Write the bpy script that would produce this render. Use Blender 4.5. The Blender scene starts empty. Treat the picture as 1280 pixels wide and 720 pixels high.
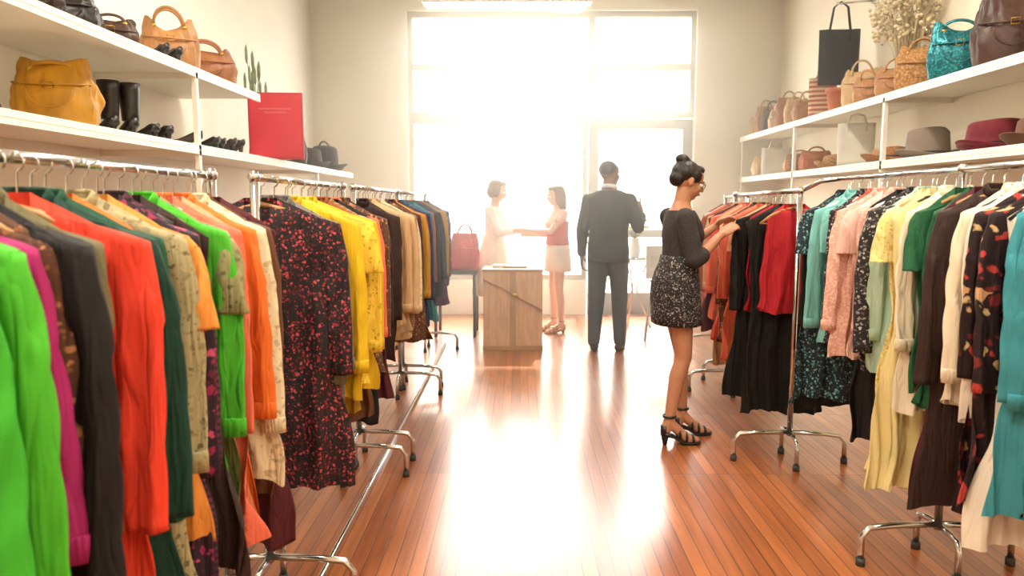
import bpy, bmesh, math, random
from mathutils import Vector, Matrix, noise
V=Vector
random.seed(7)
sc=bpy.context.scene
try:
    sc.view_settings.view_transform='Standard'
except Exception: pass
# ---------------------------------------------------------------- materials
def lin(h):
    if isinstance(h,str):
        h=h.lstrip('#'); c=[int(h[i:i+2],16)/255 for i in (0,2,4)]
    else: c=list(h)
    return tuple([(x/12.92 if x<=.04045 else ((x+.055)/1.055)**2.4) for x in c]+[1.0])
_m={}
def mat(name,col,rough=.5,metal=0,kind='solid',col2='#ffffff',scale=30,bump=.0,bscale=40,emit=0,sheen=0,var=.08,stretch=None,coat=0,spec=.5,weave=False):
    if name in _m: return _m[name]
    m=bpy.data.materials.new(name); m.use_nodes=True
    nt=m.node_tree; N=nt.nodes; L=nt.links
    b=N['Principled BSDF']
    b.inputs['Roughness'].default_value=rough; b.inputs['Metallic'].default_value=metal
    b.inputs['Specular IOR Level'].default_value=spec
    b.inputs['Coat Weight'].default_value=coat
    if sheen: b.inputs['Sheen Weight'].default_value=sheen
    c=lin(col); c2=lin(col2)
    tc=N.new('ShaderNodeTexCoord'); mp=N.new('ShaderNodeMapping'); L.new(tc.outputs['Object'],mp.inputs[0])
    if stretch: mp.inputs['Scale'].default_value=stretch
    def mix(fac,a,bb):
        x=N.new('ShaderNodeMix'); x.data_type='RGBA'
        if isinstance(fac,(int,float)): x.inputs[0].default_value=fac
        else: L.new(fac,x.inputs[0])
        for v,i in ((a,6),(bb,7)):
            if isinstance(v,tuple): x.inputs[i].default_value=v
            else: L.new(v,x.inputs[i])
        return x.outputs[2]
    def mth(op,a,bv=0):
        x=N.new('ShaderNodeMath'); x.operation=op
        for v,i in ((a,0),(bv,1)):
            if isinstance(v,(int,float)): x.inputs[i].default_value=v
            else: L.new(v,x.inputs[i])
        return x.outputs[0]
    def ramp(v,a,bv):
        x=N.new('ShaderNodeMapRange'); x.inputs[1].default_value=a; x.inputs[2].default_value=bv; L.new(v,x.inputs[0]); return x.outputs[0]
    out=None
    if kind=='solid': out=c
    elif kind in('dots','floral','lace'):
        src=mp.outputs[0]
        if kind=='floral':
            nd=N.new('ShaderNodeTexNoise'); nd.inputs['Scale'].default_value=scale*.9; nd.inputs['Detail'].default_value=3; L.new(mp.outputs[0],nd.inputs['Vector'])
            vm=N.new('ShaderNodeVectorMath'); vm.operation='SCALE'; vm.inputs[3].default_value=1.6/scale; L.new(nd.outputs['Color'],vm.inputs[0])
            va=N.new('ShaderNodeVectorMath'); va.operation='ADD'; L.new(mp.outputs[0],va.inputs[0]); L.new(vm.outputs[0],va.inputs[1]); src=va.outputs[0]
        vo=N.new('ShaderNodeTexVoronoi'); vo.inputs['Scale'].default_value=scale; L.new(src,vo.inputs['Vector'])
        if kind=='dots':
            out=mix(ramp(vo.outputs['Distance'],.26,.34),c2,c)
        elif kind=='lace':
            out=mix(ramp(vo.outputs['Distance'],.2,.6),c,c2)
        else:
            sp=N.new('ShaderNodeSeparateColor'); L.new(vo.outputs['Color'],sp.inputs[0])
            f=ramp(mth('SUBTRACT',vo.outputs['Distance'],mth('MULTIPLY',sp.outputs[1],.38)),.12,.2)
            c3=lin('#c9a878') if scale<30 else tuple(min(1,x*1.7+.03) for x in c2[:3])+(1,)
            c4=tuple((c2[i]*.35+c[i]*.5) for i in range(3))+(1,)
            out=mix(f,mix(ramp(sp.outputs[0],.66,.7),mix(ramp(sp.outputs[2],.5,.55),c2,c4),c3),c)
    elif kind in('stripe','plaid'):
        def wave(ax,s):
            w=N.new('ShaderNodeTexWave'); w.bands_direction=ax; w.inputs['Scale'].default_value=s; w.inputs['Distortion'].default_value=.3; L.new(mp.outputs[0],w.inputs[0]); return w.outputs[1]
        out=mix(ramp(wave('Z',scale),.45,.6),c,c2)
        if kind=='plaid': out=mix(mth('MULTIPLY',ramp(wave('X',scale),.45,.6),.5),out,c2)
    elif kind=='noise':
        nz=N.new('ShaderNodeTexNoise'); nz.inputs['Scale'].default_value=scale; nz.inputs['Detail'].default_value=5; L.new(mp.outputs[0],nz.inputs['Vector'])
        out=mix(ramp(nz.outputs[0],.42,.58),c,c2)
    if var:
        nz=N.new('ShaderNodeTexNoise'); nz.inputs['Scale'].default_value=5; L.new(mp.outputs[0],nz.inputs['Vector'])
        dk=tuple(x*(1-var*3) for x in c[:3])+(1,)
        if isinstance(out,tuple): out=mix(ramp(nz.outputs[0],.3,.7),out,dk)
    if isinstance(out,tuple): b.inputs['Base Color'].default_value=out
    else: L.new(out,b.inputs['Base Color'])
    if bump:
        nz=N.new('ShaderNodeTexNoise'); nz.inputs['Scale'].default_value=bscale; nz.inputs['Detail'].default_value=4; L.new(mp.outputs[0],nz.inputs['Vector'])
        hsrc=nz.outputs[0]
        if weave:
            m2=N.new('ShaderNodeMapping'); m2.inputs['Scale'].default_value=(34,34,5); L.new(tc.outputs['Object'],m2.inputs[0])
            n2=N.new('ShaderNodeTexNoise'); n2.inputs['Scale'].default_value=1; n2.inputs['Detail'].default_value=1; n2.inputs['Distortion'].default_value=.6; L.new(m2.outputs[0],n2.inputs['Vector'])
            rd=mth('ABSOLUTE',mth('SUBTRACT',n2.outputs[0],.5))
            hsrc=mth('ADD',mth('MULTIPLY',nz.outputs[0],.03),rd)
        bp=N.new('ShaderNodeBump'); bp.inputs['Strength'].default_value=bump; bp.inputs['Distance'].default_value=.02 if weave else .01
        L.new(hsrc,bp.inputs['Height']); L.new(bp.outputs[0],b.inputs['Normal'])
    if emit:
        b.inputs['Emission Color'].default_value=c; b.inputs['Emission Strength'].default_value=emit
    _m[name]=m
    return m
def fab(col,kind='solid',col2='#ffffff',scale=30,rough=.72):
    n='fabric_%s_%s_%s'%(col.strip('#'),kind,col2.strip('#'))
    return mat(n,col,rough,0,kind,col2,scale,bump=.8,bscale=220,sheen=0,var=.05,spec=.3,weave=True)
chrome=mat('chrome','#c9c9c9',.18,1,var=0)
white=mat('white_paint','#f4eddd',.45,var=.02)
# ---------------------------------------------------------------- mesh helpers
def link(me,name,mats,parent=None,smooth=True,mw=None):
    o=bpy.data.objects.new(name,me); sc.collection.objects.link(o)
    for m in (mats if isinstance(mats,(list,tuple)) else [mats]): me.materials.append(m)
    if smooth:
        for p in me.polygons: p.use_smooth=True
    if mw is not None: o.matrix_world=mw
    if parent: o.parent=parent
    return o
def fin(bm,name,mats,parent=None,smooth=True,mw=None,recalc=True):
    if recalc: bmesh.ops.recalc_face_normals(bm,faces=bm.faces)
    me=bpy.data.meshes.new(name); bm.to_mesh(me); bm.free()
    return link(me,name,mats,parent,smooth,mw)
def empty(name,loc=(0,0,0),rz=0):
    o=bpy.data.objects.new(name,None); sc.collection.objects.link(o); o.empty_display_size=.1
    o.location=loc; o.rotation_euler=(0,0,rz); return o
def loft(bm,rings,mi=0,caps=True,closed=False):
    vs=[[bm.verts.new(p) for p in r] for r in rings]
    n=len(vs[0]); R=len(vs)
    for i in range(R if closed else R-1):
        a=vs[i]; b=vs[(i+1)%R]
        for j in range(n):
            f=bm.faces.new((a[j],a[(j+1)%n],b[(j+1)%n],b[j])); f.material_index=mi
    if caps and not closed:
        for r in (list(reversed(vs[0])),vs[-1]):
            try: f=bm.faces.new(r); f.material_index=mi
            except Exception: pass
def ring(c,a,b,n=24,X=V((1,0,0)),Y=V((0,1,0)),e=1.0):
    out=[]
    for i in range(n):
        t=2*math.pi*i/n; cs=math.cos(t); sn=math.sin(t)
        out.append(V(c)+X*(a*math.copysign(abs(cs)**e,cs))+Y*(b*math.copysign(abs(sn)**e,sn)))
    return out
def tube(bm,pts,r,n=10,mi=0,closed=False,flat=1.0):
    pts=[V(p) for p in pts]; rs=r if isinstance(r,(list,tuple)) else [r]*len(pts)
    rings=[]; up=None
    for i,p in enumerate(pts):
        if closed: t=(pts[(i+1)%len(pts)]-pts[i-1])
        else: t=(pts[min(i+1,len(pts)-1)]-pts[max(i-1,0)])
        t.normalize()
        if up is None:
            up=t.orthogonal().normalized()
            if abs(t.z)<.9: up=(V((0,0,1))-t*t.z).normalized()
        else: up=(up-t*up.dot(t)).normalized()
        s=t.cross(up)
        rings.append(ring(p,rs[i],rs[i]*flat,n,s,up))
    loft(bm,rings,mi,closed=closed)
def box(bm,x0,x1,y0,y1,z0,z1,mi=0,bev=0):
    r=bmesh.ops.create_cube(bm,size=1); vs=r['verts']
    for v in vs: v.co=V((x0+(v.co.x+.5)*(x1-x0),y0+(v.co.y+.5)*(y1-y0),z0+(v.co.z+.5)*(z1-z0)))
    fs=set(f for v in vs for f in v.link_faces)
    for f in fs: f.material_index=mi
    if bev:
        es=list(set(e for v in vs for e in v.link_edges))
        r=bmesh.ops.bevel(bm,geom=es,offset=bev,segments=2,affect='EDGES')
        for f in r['faces']: f.material_index=mi
def ell(bm,c,r,M=None,mi=0,sub=3):
    if isinstance(r,(int,float)): r=(r,r,r)
    mm=Matrix.Translation(V(c))@(M.to_4x4() if M else Matrix())@Matrix.Diagonal((r[0],r[1],r[2],1))
    g=bmesh.ops.create_icosphere(bm,subdivisions=sub,radius=1,matrix=mm)
    for f in set(f for v in g['verts'] for f in v.link_faces): f.material_index=mi
def cone(bm,p0,r0,p1,r1,mi=0):
    p0=V(p0);p1=V(p1); d=(p1-p0).normalized(); X=d.orthogonal().normalized(); Y=d.cross(X)
    rings=[]
    for k in range(5):
        a=-math.pi/2+ (k+.3)/5*math.pi/2
        rings.append(ring(p0+d*math.sin(a)*r0,math.cos(a)*r0,math.cos(a)*r0,16,X,Y))
    rings.append(ring(p0,r0,r0,16,X,Y)); rings.append(ring(p1,r1,r1,16,X,Y))
    for k in range(1,5):
        a=(k+.0)/5*math.pi/2+.12
        rings.append(ring(p1+d*math.sin(a)*r1,math.cos(a)*r1,math.cos(a)*r1,16,X,Y))
    loft(bm,rings,mi)
def remesh(bm,name,vox,sm,mats,parent):
    bmesh.ops.recalc_face_normals(bm,faces=bm.faces)
    me=bpy.data.meshes.new(name+'_src'); bm.to_mesh(me); bm.free()
    o=bpy.data.objects.new(name+'_src',me); sc.collection.objects.link(o)
    m=o.modifiers.new('r','REMESH'); m.mode='VOXEL'; m.voxel_size=vox
    if sm:
        s=o.modifiers.new('s','SMOOTH'); s.factor=.5; s.iterations=sm
    dg=bpy.context.evaluated_depsgraph_get()
    ne=bpy.data.meshes.new_from_object(o.evaluated_get(dg)); bpy.data.objects.remove(o)
    ne.materials.clear()
    return link(ne,name,mats,parent)
# ---------------------------------------------------------------- room
XL,XR,YB,YF,ZC=-2.63,3.27,9.3,-3.2,4.25
def wood_floor():
    m=bpy.data.materials.new('hardwood_floor'); m.use_nodes=True; nt=m.node_tree; N=nt.nodes; L=nt.links; b=N['Principled BSDF']
    tc=N.new('ShaderNodeTexCoord'); mp=N.new('ShaderNodeMapping'); mp.inputs['Rotation'].default_value=(0,0,math.pi/2)
    L.new(tc.outputs['Object'],mp.inputs[0])
    br=N.new('ShaderNodeTexBrick'); br.offset=.37; br.offset_frequency=1
    for k,v in (('Scale',1),('Mortar Size',.0022),('Mortar Smooth',.2),('Brick Width',1.1),('Row Height',.062)): br.inputs[k].default_value=v
    br.inputs['Color1'].default_value=lin('#b06b3a'); br.inputs['Color2'].default_value=lin('#8e4e26'); br.inputs['Mortar'].default_value=lin('#452312'); br.inputs['Bias'].default_value=0
    L.new(mp.outputs[0],br.inputs[0])
    mp2=N.new('ShaderNodeMapping'); mp2.inputs['Scale'].default_value=(40,2.2,1); L.new(tc.outputs['Object'],mp2.inputs[0])
    nz=N.new('ShaderNodeTexNoise'); nz.inputs['Scale'].default_value=1; nz.inputs['Detail'].default_value=6; L.new(mp2.outputs[0],nz.inputs[0])
    mx=N.new('ShaderNodeMix'); mx.data_type='RGBA'; mx.blend_type='MULTIPLY'; mx.inputs[0].default_value=.6
    cr=N.new('ShaderNodeValToRGB'); cr.color_ramp.elements[0].position=.3; cr.color_ramp.elements[0].color=(.5,.42,.36,1); cr.color_ramp.elements[1].position=.65; cr.color_ramp.elements[1].color=(1.15,1.1,1.05,1)
    L.new(nz.outputs[0],cr.inputs[0]); L.new(br.outputs[0],mx.inputs[6]); L.new(cr.outputs[0],mx.inputs[7]); L.new(mx.outputs[2],b.inputs['Base Color'])
    n2=N.new('ShaderNodeTexNoise'); n2.inputs['Scale'].default_value=3; L.new(tc.outputs['Object'],n2.inputs[0])
    mr=N.new('ShaderNodeMapRange'); mr.inputs[3].default_value=.24; mr.inputs[4].default_value=.38; L.new(n2.outputs[0],mr.inputs[0]); L.new(mr.outputs[0],b.inputs['Roughness'])
    bp=N.new('ShaderNodeBump'); bp.inputs['Strength'].default_value=.3; bp.inputs['Distance'].default_value=.003; bp.invert=True
    L.new(br.outputs['Fac'],bp.inputs['Height']); L.new(bp.outputs[0],b.inputs['Normal'])
    b.inputs['Coat Weight'].default_value=.8; b.inputs['Coat Roughness'].default_value=.2
    return m
cream=mat('cream_plaster','#f8edd4',.85,bump=.05,bscale=60,var=.01)
coolwall=mat('pale_plaster','#f5eede',.85,bump=.05,bscale=60,var=.01)
def simple_box(name,x0,x1,y0,y1,z0,z1,m,bev=0,parent=None):
    bm=bmesh.new(); box(bm,x0,x1,y0,y1,z0,z1,0,bev); return fin(bm,name,m,parent,smooth=False)
floor_o=simple_box('floor',XL-.1,XR+.1,YF-.1,YB+.15,-.1,0,wood_floor())
simple_box('ceiling',XL-.1,XR+.1,YF-.1,YB+.15,ZC,ZC+.1,white)
simple_box('wall_left',XL-.12,XL,YF-.1,YB+.15,0,ZC,coolwall)
simple_box('wall_right',XR,XR+.12,YF-.1,YB+.15,0,ZC,cream)
simple_box('wall_rear',XL,XR,YF-.12,YF,0,ZC,cream)
WX0,WX1,WZ1=-1.42,2.2,3.82
bm=bmesh.new()
box(bm,XL,WX0,YB,YB+.15,0,ZC); box(bm,WX1,XR,YB,YB+.15,0,ZC); box(bm,WX0,WX1,YB,YB+.15,WZ1,ZC)
box(bm,WX0,.86,YB,YB+.15,0,.45)
fin(bm,'wall_front',cream,smooth=False)
frame=mat('window_frame_paint','#a39378',.5,var=.02)
def glassmat():
    m=bpy.data.materials.new('window_glass'); m.use_nodes=True; nt=m.node_tree; N=nt.nodes; L=nt.links
    for n in list(N):
        if n.type!='OUTPUT_MATERIAL': N.remove(n)
    o=[n for n in N][0]; t=N.new('ShaderNodeBsdfTransparent'); g=N.new('ShaderNodeBsdfGlossy'); g.inputs['Roughness'].default_value=.02
    x=N.new('ShaderNodeMixShader'); x.inputs[0].default_value=.05; L.new(t.outputs[0],x.inputs[1]); L.new(g.outputs[0],x.inputs[2]); L.new(x.outputs[0],o.inputs[0]); return m
gl=glassmat()
def window(name,x0,x1,z0,z1,vb=(),hb=()):
    E=empty(name,(0,0,0)); bm=bmesh.new(); a,b=YB+.03,YB+.12
    box(bm,x0,x0+.06,a,b,z0,z1); box(bm,x1-.06,x1,a,b,z0,z1)
    box(bm,x0+.06,x1-.06,a,b,z0,z0+.07); box(bm,x0+.06,x1-.06,a,b,z1-.07,z1)
    for x in vb: box(bm,x-.04,x+.04,a-.01,b,z0+.06,z1-.06)
    for z in hb: box(bm,x0+.06,x1-.06,a+.012,b-.012,z-.04,z+.04)
    fin(bm,'window_frame',frame,E,smooth=False)
    bm=bmesh.new(); box(bm,x0+.06,x1-.06,YB+.07,YB+.076,z0+.06,z1-.06); fin(bm,'window_pane',gl,E,False)
window('window_1',WX0,.86,.45,2.52)
window('window_2',WX0,WX1,2.52,WZ1,vb=(.9,),hb=(3.15,))
dr=empty('door_1')
bm=bmesh.new(); y0,y1=YB+.04,YB+.1
dk=mat('door_dark_wood','#7a6350',.5)
for a in ((.88,1.0,0,2.5),(2.07,2.19,0,2.5),(1.0,2.07,2.38,2.5),(1.0,2.07,0,.28),(1.0,2.07,1.0,1.1)): box(bm,a[0],a[1],y0,y1,a[2],a[3],0)
fin(bm,'door_frame_panel',dk,dr,False)
bm=bmesh.new(); tube(bm,[(1.07,y0,.95),(1.07,y0-.06,.98),(1.07,y0-.06,1.35),(1.07,y0,1.38)],.012); fin(bm,'door_handle',chrome,dr)
bm=bmesh.new(); box(bm,1.0,2.07,y0+.025,y0+.03,.28,2.38); fin(bm,'door_glass',gl,dr,False)
bb=mat('baseboard_paint','#f3efe6',.4,var=.01)
simple_box('baseboard_left',XL,XL+.02,YF,YB,0,.14,bb)
simple_box('baseboard_right',XR-.02,XR,YF,YB,0,.14,bb)
bm=bmesh.new(); box(bm,XL+.02,WX0-.12,YB-.02,YB,0,.14); box(bm,WX1+.1,XR-.02,YB-.02,YB,0,.14); fin(bm,'baseboard_front',bb,smooth=False)
bm=bmesh.new()
for a in ((WX0-.12,WX0,0,WZ1),(WX1,WX1+.1,0,WZ1),(WX0-.12,WX1+.1,WZ1,WZ1+.1)): box(bm,a[0],a[1],YB-.03,YB,a[2],a[3],0)
fin(bm,'trim_1',mat('trim_cream','#f4e9d0',.5,var=.01),smooth=False)
# outside
simple_box('sidewalk_ground',-25,25,YB+.16,40,-.12,-.02,mat('concrete','#c9c4ba',.9,bump=.2))
bm=bmesh.new(); box(bm,-14,14,24,25,0,5.2,0)
for i in range(9):
    x=-12+i*2.9; box(bm,x,x+1.6,23.9,24.0,.8,2.6,1); 
box(bm,-14,14,23.6,24,2.9,3.15,0)
fin(bm,'street_building',[mat('stucco','#d8cfc0',.9),mat('far_glass','#a9b4ba',.3)],smooth=False)

# ---------------------------------------------------------------- garments
wood_h=mat('hanger_wood','#b98a55',.4); plast=mat('hanger_white','#eeeeee',.3,var=0)
def hanger_mesh(m,w=.36):
    bm=bmesh.new()
    hk=[(0,0,-.02),(0,0,0)]
    for k in range(10):
        a=-math.pi/2+.2+k/9*math.pi*1.25
        hk.append((.018*math.cos(a),0,.062+.018*math.sin(a)))
    tube(bm,hk,.0022,6,1)
    for s in(-1,1):
        tube(bm,[(0,0,-.018),(s*.07,0,-.036),(s*.13,0,-.066),(s*w/2,0,-.105)],[.009,.009,.008,.006],8,0)
    tube(bm,[(-w/2+.01,0,-.105),(w/2-.01,0,-.105)],.004,6,0)
    me=bpy.data.meshes.new('hanger'); bm.to_mesh(me); bm.free(); me.materials.append(m); me.materials.append(chrome)
    for p in me.polygons: p.use_smooth=True
    return me
HM=[hanger_mesh(wood_h),hanger_mesh(plast),hanger_mesh(mat('hanger_black','#1d1b1b',.3,var=0))]
NZ=noise.noise
def ridge(x): return abs(math.sin(x))*2-1
def garment(kind,m,L,parent,name,mw,seed,W=.44,thick=1.0,hi=True):
    rn=random.Random(seed); bm=bmesh.new(); nu=96 if hi else 56
    ph=[rn.uniform(0,6.28) for _ in range(6)]; so=seed*3.17
    sl={'blouse':.22,'shirt':.56,'jacket':.58,'coat':.6,'dress':0,'sdress':.22,'ldress':.56,'tank':0,'pants':0,'skirt':0}[kind]
    zs=[.004,-.008,-.022,-.038,-.055,-.075,-.1,-.13,-.17]
    n=38 if hi else 24; zs+= [-.17-(L-.17)*(i+1)/n for i in range(n)]
    rings=[]; T=.022*thick*(1.3 if kind in('jacket','coat') else 1)
    hw=W/2; heavy=kind in('jacket','coat')
    kf=rn.choice([4.5,5.5,6.5,7.5])*(.7 if heavy else 1); sway=rn.uniform(-.03,.03); flare=rn.uniform(.25,.55)
    for z in zs:
        s=max(0,-z/L)
        if kind in('pants','skirt'):
            w=hw*.62*(1+ (.12*s if kind=='pants' else .5*s)); t=T*.8+.01*s
            if z>-.01: t=.006
        else:
            if -z<.1: w=.055+(hw-.055)*min(1,(max(0,-z)/.1))**.9
            else:
                q=(-z-.1)/max(.01,L-.1)
                if kind in('dress','sdress','ldress'): w=hw*(1-.22*math.sin(min(1,q*2.3)*math.pi*.5)+ flare*max(0,q-.3)*1.2)
                elif kind=='tank': w=hw*(.82+.15*q)
                else: w=hw*(.93-.08*math.sin(q*math.pi)+.1*q)
            t=T*(.4+.6*min(1,max(0,-z)/.15))*(1-.45*s)
        A=(.001+.017*s**.8)*(1.35 if 'dress' in kind or kind=='skirt' else 1.0)*min(1.2,thick)*(.6 if heavy else 1)
        r=[]
        for j in range(nu):
            a=2*math.pi*j/nu; c=math.cos(a); sn=math.sin(a)
            x=w*math.copysign(abs(c)**.85,c); y=t*math.copysign(abs(sn)**.9,sn)
            fx=x/hw
            dep=min(1,s*3); wob=.8*NZ(V((so,z*3,fx)))
            y+=A*ridge(kf*fx*.8+ph[0]+s*.5+wob)+A*.45*ridge(kf*1.9*fx+ph[1]-s*.7+wob*1.5)
            y+=dep*.014*NZ(V((x*9+so,sn*.8,z*3.2)))
            y+=.004*(1-s)*ridge((abs(fx)*1.2-z*5)*3+ph[2])*min(1,-z*8)*(1 if z<0 else 0)
            x+=sway*s+(.012*s*math.sin(5*s*3+ph[3]+fx)+dep*.016*NZ(V((so,sn*2,z*5))))*(1 if c>0 else -1)
            zz=z
            if z>-.04 and kind not in('pants','skirt') and sn<0: zz-=.035*(1-abs(fx))*(1 if z>-.02 else .5)
            if s>.9: zz+=(s-.9)*10*(.012*math.sin(3*a+ph[4])+.02*NZ(V((x*9,so,0))))
            r.append(V((x,y,zz)))
        rings.append(r)
    loft(bm,rings,0,caps=False)
    if sl:
        sl=min(sl,L*.95)*rn.uniform(.94,1.05); ns=34 if hi else 18; out=rn.uniform(.015,.04); fwd=rn.uniform(-.03,.02)
        for sd in(-1,1):
            rr=[]; fph=rn.uniform(0,6)
            for k in range(ns+1):
                q=k/ns
                cx=sd*(hw-.045+out*math.sin(min(1,q*2.0)*math.pi/2)+.02*q)+sway*q*.5
                cy=fwd*q+sd*.004+.008*math.sin(4*q+ph[5]); cz=-.072-sl*q
                wr=(.052-.014*q+(.004 if q<.3 else 0)) if sl>.3 else .055+.01*q
                wr*=1+.07*NZ(V((so+sd,q*sl*9,0)))
                rg=[]
                for j in range(28):
                    t=2*math.pi*j/28; ct=math.cos(t)
                    px=wr*math.copysign(abs(ct)**.95,ct)
                    py=wr*(.36 if not heavy else .5)*thick*math.sin(t)+.006*ridge(px*55+fph+q*2.2*sd)*min(1,q*3)+.005*ridge(q*sl*22+px*30*sd+ph[2])*(1-abs(q-.5))
                    rg.append(V((cx+px,cy+py,cz+(.018*ct*-sd if q<.2 else 0)*(1-q*5 if q<.2 else 0))))
                rr.append(rg)
            loft(bm,rr,0,caps=True)
            if kind in('shirt','jacket') :
                p=V((cx,cy,cz)); hh=.028 if sl>.3 else .01
                loft(bm,[ring((p.x,p.y,p.z+hh+.012),wr*1.0,wr*.40*thick,20),ring((p.x,p.y,p.z+hh+.008),wr*1.05,wr*.46*thick,20),ring((p.x,p.y,p.z-.008),wr*1.05,wr*.46*thick,20)],0)
    if kind in('shirt','jacket','coat'):
        cr=[]
        for k in range(14):
            a=math.pi*2*k/14; cr.append(V((.06*math.cos(a),.026*math.sin(a),.0-.02*(1 if math.sin(a)<-.3 else 0))))
        tube(bm,cr,.006,8,0,closed=True,flat=2.8)
        for k in range(6): ell(bm,(sway*.2,-T*1.25-.004,-.12-k*(L-.2)/6),(.006,.003,.006),mi=1,sub=1)
    return fin(bm,name,[m,plast],parent,True,mw)
names={'blouse':'blouse','shirt':'shirt','jacket':'jacket','coat':'coat','dress':'dress','sdress':'dress','ldress':'dress','tank':'tank_top','pants':'trousers','skirt':'skirt'}
def rack(p0,p1,z,items,seed,W=.44,ends=(0,1),m0=.06,m1=.06,hi=True,extra=None):
    p0=V((p0[0],p0[1],0));p1=V((p1[0],p1[1],0)); d=p1-p0; Lr=d.length; ang=math.atan2(d.y,d.x)-math.pi/2
    E=empty('clothing_rack',p0,ang)
    bm=bmesh.new()
    tube(bm,[(0,0,z),(0,Lr,z)],.013,12)
    if extra:
        Mi=(Matrix.Translation(p0)@Matrix.Rotation(ang,4,'Z')).inverted()
        tube(bm,[(0,Lr,z)]+[Mi@V(p) for p in extra],.013,12)
    for q in ends:
        yy=Lr*q
        tube(bm,[(0,yy,.15),(0,yy,z+(.02 if q in(0,1) else 0))],.015,12); ell(bm,(0,yy,z),(.022,.022,.022),sub=2)
        for sx,sy in((1,0),(-1,0),(0,1),(0,-1)):
            l=.3 if sx else .14
            qq=[(0,yy,.17),(sx*l*.6,yy+sy*l*.6,.165),(sx*l*.9,yy+sy*l*.9,.155),(sx*l,yy+sy*l,.12),(sx*l,yy+sy*l,.012)]
            tube(bm,qq,.0125,10)
            tube(bm,[(sx*l,yy+sy*l,.0),(sx*l,yy+sy*l,.03)],.018,10,1)
    fin(bm,'rack_frame',[chrome,mat('rubber','#3a3735',.6)],E)
    rn=random.Random(seed); n=len(items)
    for i,it in enumerate(items):
        y=m0+(Lr-m0-m1)*(i+.5)/n
        w=it[3] if len(it)>3 else W*rn.uniform(.93,1.06)
        rot=rn.gauss(0,.10)
        Ml=Matrix.Translation((rn.uniform(-.015,.015),y,z-.072))@Matrix.Rotation(rot,4,'Z')@Matrix.Rotation(rn.gauss(0,.015),4,'X')
        o=garment(it[0],it[1],it[2],E,names[it[0]],Ml,seed*100+i,W=w,thick=min(1.35,max(.9,(Lr/n)/.055)),hi=hi)
        o.matrix_parent_inverse=Matrix(); o.matrix_basis=Ml
        h=bpy.data.objects.new('hanger',HM[rn.choice([0,1,1,0,2])]); sc.collection.objects.link(h); h.parent=E
        h.matrix_basis=Ml
    return E
F=fab
lime=F('#3fae2e');green=F('#4db52c');taupe=F('#8a7a68','lace','#75664f',120);mag=F('#a8276a');olive=F('#6f6848');black=F('#1b191a');redor=F('#e0402a');dgreen=F('#123d30');dgreen2=F('#1c5138')
orng=F('#e8762f');lace=F('#a59a72','floral','#6d6547',70);gold=F('#d98b3c');dprint=F('#2a1a26','floral','#8c2347',42);dbrown=F('#35231e');olprint=F('#8d8a5c','floral','#5c6040',60)
coral=F('#ea7358');peach=F('#e9a07a');crm=F('#d9cfae','floral','#b5a67c',50);brown=F('#6b4630');maroon=F('#521f26');bdots=F('#211d1f','floral','#8f2b33',85);yellow=F('#d9b21c');yel2=F('#e6c544','floral','#b9901c',60);rust=F('#9c4f2c')
must=F('#b98a2a');beige=F('#c9a67c');tan=F('#a98560','plaid','#8a6844',22);blue=F('#365a78');navy=F('#26304a');red=F('#b3222c');teal=F('#2f7f86');gray=F('#7b7672','floral','#55504c',80)
cyan=F('#7fc4bf');mint=F('#b9d8c4');pinkp=F('#f0c9bd');pinkl=F('#eec6b8','lace','#d8a596',80);salmon=F('#e2604f');pyel=F('#ecdc9c');pyl=F('#ead896','floral','#d2b968',60);cream2=F('#efe3c8');ivory=F('#f3ead9');gfor=F('#1f5a38');floral=F('#241517','floral','#b03a34',17);bprint=F('#29262a','floral','#8d8985',80);tealb=F('#3f93a0');purple=F('#5a3358');rblk=F('#15130f')
fl2=F('#3b2b3a','floral','#7f6f9a',40);fl3=F('#5a3c2b','floral','#8f5f3a',60);fl4=F('#1f2b33','floral','#5f8f93',70);pld=F('#6d3040','plaid','#2c2430',18)
r1=[('tank',lime,.95),('ldress',lime,1.15,.5),('ldress',green,1.15,.5),('shirt',taupe,.98),('shirt',mag,1.0),('shirt',fl3,1.0),('coat',black,1.05,.48),('shirt',olive,1.0),('ldress',redor,1.0,.5),('coat',dgreen,1.0,.47),('coat',dgreen2,.95),('tank',orng,.9),('shirt',lace,.98,.47),('sdress',gold,.8),('ldress',dprint,1.0,.46),('shirt',pld,.95),('dress',dbrown,.95),('shirt',green,.9),('sdress',olprint,.9),('ldress',coral,.95,.46),('dress',peach,.9),('shirt',orng,.98),('jacket',crm,.85),('shirt',brown,.9),('dress',maroon,1.1)]
rack((-.97,.80),(-.97,2.27),1.52,r1,1,W=.44)
r2=[('ldress',bdots,1.07,.52),('shirt',gray,.85),('jacket',olive,.8),('shirt',yellow,.76,.56),('blouse',yel2,.72,.6),('shirt',yel2,.75,.6),('shirt',yellow,.78,.58),('dress',must,.9),('dress',brown,.95),('coat',rust,.9),('shirt',dbrown,.8),('jacket',tan,.7),('dress',black,1.05),('shirt',coral,.7),('coat',fl3,.85),('shirt',dbrown,.8),('dress',maroon,1.0)]
rack((-.9,2.45),(-.9,3.66),1.52,r2,2,W=.46)
r3=[('coat',dbrown,.9),('shirt',beige,.72,.5),('jacket',beige,.75,.54),('jacket',tan,.78,.54),('shirt',crm,.7,.5),('coat',beige,.85),('shirt',navy,.75),('dress',fl3,.9),('shirt',blue,.75),('jacket',maroon,.8),('shirt',must,.7),('dress',black,.9),('shirt',red,.75),('coat',navy,.9),('shirt',fl4,.8)]
rack((-.9,3.9),(-.9,5.3),1.52,r3,3,W=.46,hi=False)
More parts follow.
